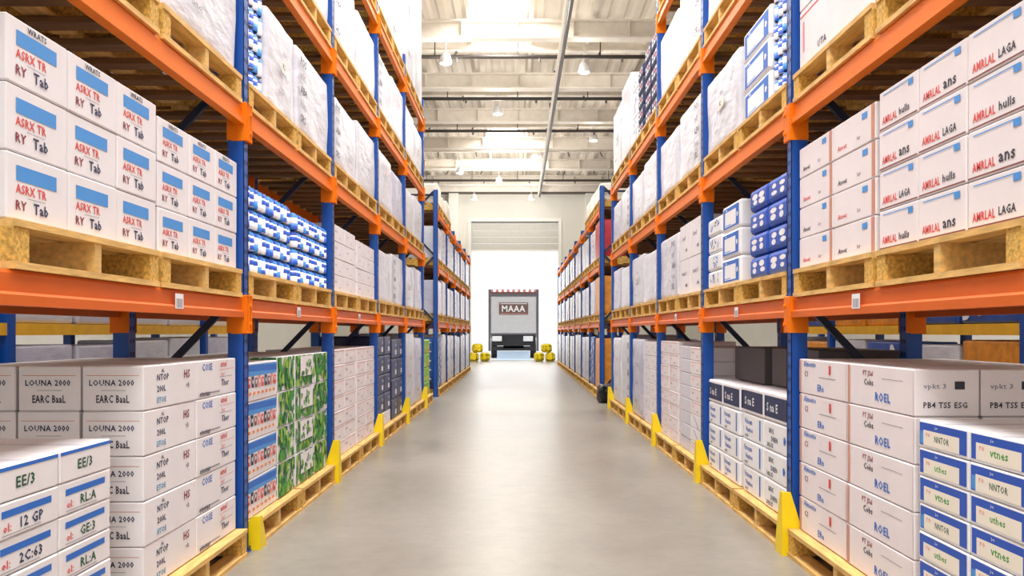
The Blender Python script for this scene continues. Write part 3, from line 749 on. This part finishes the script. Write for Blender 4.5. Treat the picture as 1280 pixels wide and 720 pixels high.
# ================= neighbouring aisles behind the racks
def outer(s, sw):
    ys = [3.0+2.5*i for i in range(6)]; X = 4.55
    root = empty('pallet_rack', (s*X, ys[0], 0)); tag(root, f'blue and yellow pallet rack across the {sw} neighbouring aisle, behind the {sw} rack', 'pallet rack')
    pm = MB(); pm.box(-.045, -.05, 0, .045, .05, 3.2, 'blue'); pm = pm.mesh('upright_post')
    bmz = MB(); bmz.box(-.025, .05, 0, .025, 2.45, .11, 'yellow_beam'); bmz = bmz.mesh('beam')
    for y in ys:
        for x in (0, s*.7): link('upright_post', pm, (x, y-ys[0], 0), 0, root)
    for y in ys[:-1]:
        for x in (0, s*.7):
            for z in (1.27, 2.45): link('beam', bmz, (x, y-ys[0], z), 0, root)
    for i, y in enumerate(ys[:-1]):
        for k in (0, 1):
            for lev, zb in enumerate((0, 1.38)):
                a = y+.1+k*1.18; var = R_.choice([0, 7, 3, 6, 6, 7, 8] if s > 0 else [0, 3, 8, 1, 4])
                H = (1.24 if lev == 0 else .8)-R_.uniform(0, .08)
                o = link('wrapped_load', wrap_mesh(.7, 1.1, H, var, s), (s*(X-.03+.37), a+.55, zb), 0 if s < 0 else PI)
                if lev == 0: pass
                tag(o, f'wrapped load {["on floor", "on beams"][lev]}, {["nearer", "farther"][k]} in {BAYW[i]}, {sw} neighbouring aisle rack', 'wrapped load', f'wrapped loads in the {sw} neighbouring aisle')
outer(-1, 'left'); outer(1, 'right')

# ================= the building
YW = 41.0; CZ = 8.35; XW = 9.0; YB = -7.0
mb = MB(); mb.box(-XW, YB, -.1, XW, YW+.5, 0, 'floor'); struct('floor', mb)
mb = MB(); mb.box(-40, YW+.5, -.12, 40, 120, -.004, 'ground'); struct('ground', mb)
mb = MB(); mb.box(-XW, YB, CZ+.06, XW, YW+.5, CZ+.2, 'roof')
x = -XW
while x < XW:
    mb.prism([(x, CZ+.06), (x+.07, CZ), (x+.20, CZ), (x+.27, CZ+.06)], 'y', YB, YW+.4, 'roof'); x += .36
struct('ceiling', mb)
mb = MB(); mb.box(-XW-.2, YB, 0, -XW, YW+.5, CZ+.2, 'wall'); struct('wall_left', mb)
mb = MB(); mb.box(XW, YB, 0, XW+.2, YW+.5, CZ+.2, 'wall'); struct('wall_right', mb)
mb = MB(); mb.box(-XW, YB-.2, 0, XW, YB, CZ+.2, 'wall'); struct('wall_back', mb)
DX0, DX1, DZ = -2.12, 1.87, 6.35
mb = MB()
mb.box(-XW, YW, 0, DX0, YW+.4, CZ+.05, 'wall'); mb.box(DX1, YW, 0, XW, YW+.4, CZ+.05, 'wall'); mb.box(DX0, YW, DZ, DX1, YW+.4, CZ+.05, 'wall')
struct('wall_far', mb)
mb = MB()
for a, b in ((-3.12, -2.68), (3.08, 3.42)): mb.box(a, YW-.45, 0, b, YW, 7.6, 'wall_lt')
struct('trim_1', mb)
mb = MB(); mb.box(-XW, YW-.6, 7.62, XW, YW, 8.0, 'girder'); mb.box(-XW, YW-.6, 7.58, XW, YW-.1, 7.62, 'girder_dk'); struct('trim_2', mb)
mb = MB(); mb.box(DX0-.14, YW-.06, 0, DX0, YW+.1, DZ+.14, 'wall_lt'); mb.box(DX1, YW-.06, 0, DX1+.14, YW+.1, DZ+.14, 'wall_lt'); mb.box(DX0, YW-.06, DZ, DX1, YW+.1, DZ+.14, 'wall_lt')
struct('trim_3', mb)
# roller door, half raised
mb = MB(); z = 5.08
while z < DZ:
    mb.prism([(YW+.14, z), (YW+.132, z+.02), (YW+.132, z+.26), (YW+.14, z+.28), (YW+.2, z+.28), (YW+.2, z)], 'x', DX0, DX1, 'shutter'); z += .3
mb.box(DX0, YW+.12, 5.0, DX1, YW+.2, 5.08, 'wall_lt')
struct('door_1', mb)
# girders across the roof
def girder(y, z, h, w, m='girder'):
    mb = MB(); t = .035
    mb.box(-XW, y-w/2, z, XW, y+w/2, z+t, m); mb.box(-XW, y-w/2, z+h-t, XW, y+w/2, z+h, m); mb.box(-XW, y-.012, z+t, XW, y+.012, z+h-t, m)
    for k in range(-7, 8): mb.box(k*1.2-.01, y-w/2+.02, z+t, k*1.2+.01, y+w/2-.02, z+h-t, 'girder')
    return mb
n = 4
for y, z, h, w, m in ((15.6, 7.62, .40, .3, 'girder'), (19.4, 7.62, .40, .3, 'girder'), (23.4, 7.62, .40, .34, 'girder'), (27.1, 7.62, .40, .3, 'girder'), (31.0, 7.62, .40, .3, 'girder'), (35.0, 7.62, .40, .34, 'girder'), (38.6, 7.62, .40, .3, 'girder')):
    struct(f'trim_{n}', girder(y, z, h, w, m)); n += 1
for y in (17.4, 21.3, 25.3, 29.2, 33.2, 36.9):
    struct(f'trim_{n}', girder(y, 7.95, .3, .16)); n += 1
mb = MB()
for k in range(-6, 7): mb.box(k*1.35-.04+.3, YB, 8.12, k*1.35+.04+.3, YW, 8.34, 'girder')
struct(f'trim_{n}', mb); n += 1
# dark bracing rods under the deck
mb = MB()
for i, y in enumerate((17.4, 21.3, 25.3, 29.2, 33.2, 36.9)):
    for xx in (-2.9, -1.5, 1.9, 3.1): mb.bar((xx, y-.3, 7.75), (xx+(.15 if i % 2 else -.12), y+.5, 8.3), .03, .05, 'girder_dk')
struct(f'trim_{n}', mb); n += 1
# sprinkler pipes across, dark duct along
for i, y in enumerate((20.6, 24.3, 28.2, 37.4)):
    mb = MB(); mb.cyl((-XW, y, 7.62), (XW, y, 7.62), .045, 'pipe', 10)
    for k in range(-4, 5): mb.box(k*1.9-.012, y-.012, 7.62, k*1.9+.012, y+.012, 8.1, 'pipe'); mb.cyl((k*1.9+.5, y, 7.5), (k*1.9+.5, y, 7.62), .03, 'steel', 8)
    o = link('sprinkler_pipe', mb.mesh('sprinkler_pipe')); tag(o, f'thin dark pipe running across the ceiling, {["nearest", "second", "third", "farthest"][i]} of four', 'pipe', 'pipes across the ceiling')
mb = MB(); mb.box(.97, 12, 7.36, 1.03, YW-.6, 7.50, 'pipe'); mb.box(.90, 12, 7.48, .97, YW-.6, 7.50, 'girder')
for k in range(8): mb.box(.98, 14+k*3.4, 7.49, 1.02, 14.04+k*3.4, 8.3499, 'pipe')
o = link('ceiling_cable_tray', mb.mesh('cable_tray')); tag(o, 'dark cable tray running lengthwise under the ceiling towards the door', 'cable tray')
# skylights let into the roof
for i, (y0, y1, x0, x1) in enumerate(((15.9, 20.9, -.78, -.04), (29.4, 34.6, -.92, 0.02), (36, 38, .55, .95), (-5, 14.5, -.78, -.04))):
    mb = MB(); mb.box(x0, y0, CZ-.03, x1, y1, CZ+.02, 'skylight')
    mb.box(x0-.05, y0-.05, CZ-.05, x0, y1+.05, CZ+.02, 'white'); mb.box(x1, y0-.05, CZ-.05, x1+.05, y1+.05, CZ+.02, 'white')
    struct(f'window_{i+1}', mb)
# pendant lamps
def lamp_proto():
    r = empty('ceiling_light', (0, 0, 0))
    mb = MB(); mb.cyl((0, 0, .22), (0, 0, .6), .015, 'white', 8); mb.lathe(0, 0, [(.13, 0), (.15, .02), (.10, .2), (.05, .24)], 'white', 14)
    link('housing', mb.mesh('housing', True), parent=r)
    mb = MB(); mb.cyl((0, 0, -.01), (0, 0, .012), .12, 'lamp', 14); link('diffuser', mb.mesh('diffuser'), parent=r)
    return r
LP = [(-1.62, 20.2, 'nearest on the left'), (-.55, 24.9, 'in the middle'), (-2.2, 34.2, 'far left'), (-.75, 36.2, 'before the roller door'), (1.55, 20.9, 'nearest on the right'), (2.4, 28.4, 'far right'), (.6, 39.2, 'right above the door'), (-1.9, 39.2, 'left above the door')]
lp = None
for x, y, w in LP:
    o = lp if False else (lamp_proto() if lp is None else copy_tree(lp)); lp = lp or o
    o.location = (x, y, 7.35 if y < 39 else 7.1)
    tag(o, f'small white pendant lamp hanging from the ceiling, {w}', 'ceiling light', 'pendant lamps on the ceiling')

# ================= lorry backed up to the door
YT = 44.5
t = empty('lorry', (-.2, YT, 0)); tag(t, 'grey box lorry seen from behind, parked outside the open roller door', 'lorry')
mb = MB(); mb.box(-1.23, .06, 1.0, 1.23, 9, 3.3, 'truck_panel'); link('cargo_box', mb.mesh('cargo_box'), parent=t)
mb = MB()
mb.box(-1.25, 0, .35, -1.13, .1, 3.42, 'truck_frame'); mb.box(1.13, 0, .35, 1.25, .1, 3.42, 'truck_frame'); mb.box(-1.13, 0, 3.06, 1.13, .1, 3.2, 'truck_frame'); mb.box(-1.13, 0, 1.16, 1.13, .1, 1.24, 'truck_frame')
link('rear_frame', mb.mesh('rear_frame'), parent=t)
for i in range(9):
    mb = MB(); x = -1.08+i*.27; mb.box(x-.06, -.01, 3.2, x+.06, .08, 3.42, 'brown'); mb.box(x-.04, -.03, 3.3, x+.04, -.01, 3.4, 'pink')
    q = link('marker_light', mb.mesh('marker_light'), parent=t)
mb = MB(); mb.box(-1.13, .02, 3.2, 1.13, .08, 3.28, 'brown'); link('roof_rail', mb.mesh('roof_rail'), parent=t)
dr = MB(); dr.box(-1.12, .02, 1.24, 1.12, .06, 3.06, 'truck_panel')
for k in range(6): dr.box(-1.1, .012, 1.32+k*.28, 1.1, .02, 1.335+k*.28, 'card_grey')
dr = link('roller_door', dr.mesh('roller_door'), parent=t)
mb = MB(); mb.box(-.72, 0, 2.16, .72, .02, 2.76, 'sign_brown')
F = Face(mb, (-.72, 0, 2.16), (1, 0, 0), (0, 0, 1), (0, -1, 0), 1.44, .6, lift=.004)
F.text('MAAA', .10, .24, .52, 'white', .8); F.rect(.04, .88, .96, .93, 'white'); F.rect(.04, .06, .96, .10, 'pink')
link('lettered_sign', mb.mesh('lettered_sign'), parent=dr)
mb = MB(); mb.box(-1.1, .05, .62, 1.1, .3, 1.16, 'truck_dark'); mb.box(-.5, .0, .5, .5, .1, 1.1, 'truck_dark'); mb.box(-1.1, 0, .38, 1.1, .12, .6, 'truck_dark'); link('bumper', mb.mesh('bumper'), parent=t)
for x in (-.82, .72):
    mb = MB(); mb.cbox(x-.24, -.04, .84, x+.24, .06, 1.1, 'white', .03, 2); link('tail_light', mb.mesh('tail_light'), parent=t)
for x in (-.98, .98):
    mb = MB(); mb.cyl((x-.14, .7, .45), (x+.14, .7, .45), .45, 'truck_dark', 24); w = link('wheel', mb.mesh('wheel'), parent=t)
    mb = MB(); mb.cyl((x-.15, .7, .45), (x+.15, .7, .45), .2, 'steel', 16); link('wheel_hub', mb.mesh('wheel_hub'), parent=w)
mb = MB(); mb.prism([(YT-3.0, 0), (YT-.3, .36), (YT-.1, .36), (YT-.1, 0)], 'x', -.98, .58, 'plate_blue')
o = link('dock_ramp', mb.mesh('dock_ramp')); tag(o, 'pale blue loading ramp on the ground behind the lorry', 'ramp')
# yellow sacks by the door
def sack_mesh(seed):
    mb = MB(); mb.cbox(-.215, -.22, 0, .215, .22, .39, 'sack', .12, 4, amp=.03, cuts=4, seed=seed); return mb.mesh('yellow_sack', True)
sm = [sack_mesh(1), sack_mesh(2)]
for g, (cx, w) in enumerate(((-1.70, 'left of the lorry'), (1.2, 'right of the lorry'))):
    for j, (dx, dz, rz, wd) in enumerate(((-.25, 0, .06, 'lower left'), (.25, 0, -.06, 'lower right'), (-.08 if g == 0 else .08, .392, .3, 'on top'))):
        o = link('yellow_sack', sm[(g+j) % 2], (cx+dx, 39.9, dz), rz); tag(o, f'bulging yellow sack {wd} in the small pile {w}', 'sack', 'yellow sacks by the door')

# ================= light
def area(name, loc, rot, sx, sy, power, col=(1, 1, 1)):
    l = bpy.data.lights.new(name, 'AREA'); l.shape = 'RECTANGLE'; l.size = sx; l.size_y = sy; l.energy = power; l.color = col
    o = bpy.data.objects.new(name, l); COL.objects.link(o); o.location = loc; o.rotation_euler = rot; return o
area('aisle_strip_light', (0, 3.2, 7.7), (0, 0, 0), 2.6, 18.5, 1050, (1, 1, 1))
area('skylight_light', (-.41, 18.4, 8.29), (0, 0, 0), .7, 4.8, 270, (1, .985, .96))
area('skylight_light', (-.45, 32, 8.29), (0, 0, 0), .9, 5, 330, (1, .985, .96))
area('door_fill', (0, 33.4, 6.9), (math.radians(45), 0, 0), 2.4, .8, 120, (1, .99, .97))  # added fill without a fixture, brightens the sacks and the lorry's rear
for x, y, w in LP:
    l = bpy.data.lights.new('pendant_lamp', 'POINT'); l.energy = 55; l.shadow_soft_size = .1; l.color = (1, .97, .92)
    o = bpy.data.objects.new('pendant_lamp', l); COL.objects.link(o); o.location = (x, y, (7.35 if y < 39 else 7.1)-.12)
area('ceiling_fill', (0, 27, 5.2), (PI, 0, 0), 3.6, 24, 230, (1, .985, .95))  # unseen upward fill in mid-air, added to lighten the roof
area('cross_aisle_light', (-5.5, 16.6, 7.4), (0, 0, 0), 2, 2, 180)
area('cross_aisle_light', (5.5, 16.6, 7.4), (0, 0, 0), 2, 2, 180)
area('rear_fill_light', (0, -5.5, 3.2), (math.radians(82), 0, 0), 5, 3.5, 170)
for s in (-1, 1): area('side_aisle_fill', (s*3.4, 8, 5.6), (0, s*math.radians(20), 0), 1.2, 13, 130)  # added fills that keep the neighbouring aisles from going dark
area('door_daylight', (-.1, YW+.9, 2.6), (math.radians(-90), 0, 0), 3.6, 4.6, 90)
w = bpy.data.worlds.new('World'); scene.world = w; w.use_nodes = True
nt = w.node_tree; bg = nt.nodes['Background']
bg.inputs['Color'].default_value = (.97, .985, 1, 1); bg.inputs['Strength'].default_value = 1.15

# ================= camera
cam = bpy.data.cameras.new('Camera'); co = bpy.data.objects.new('Camera', cam); COL.objects.link(co)
co.location = (0, 0, 1.3); co.rotation_euler = (PI/2, 0, 0)
cam.sensor_width = 36; cam.lens = 1121/1280*36; cam.shift_x = -7/1280; cam.shift_y = 55/1280; cam.clip_end = 300
scene.camera = co
scene.view_settings.view_transform = 'Standard'
scene.view_settings.look = 'None'
scene.view_settings.exposure = .12
print('OBJECTS', len(bpy.data.objects))
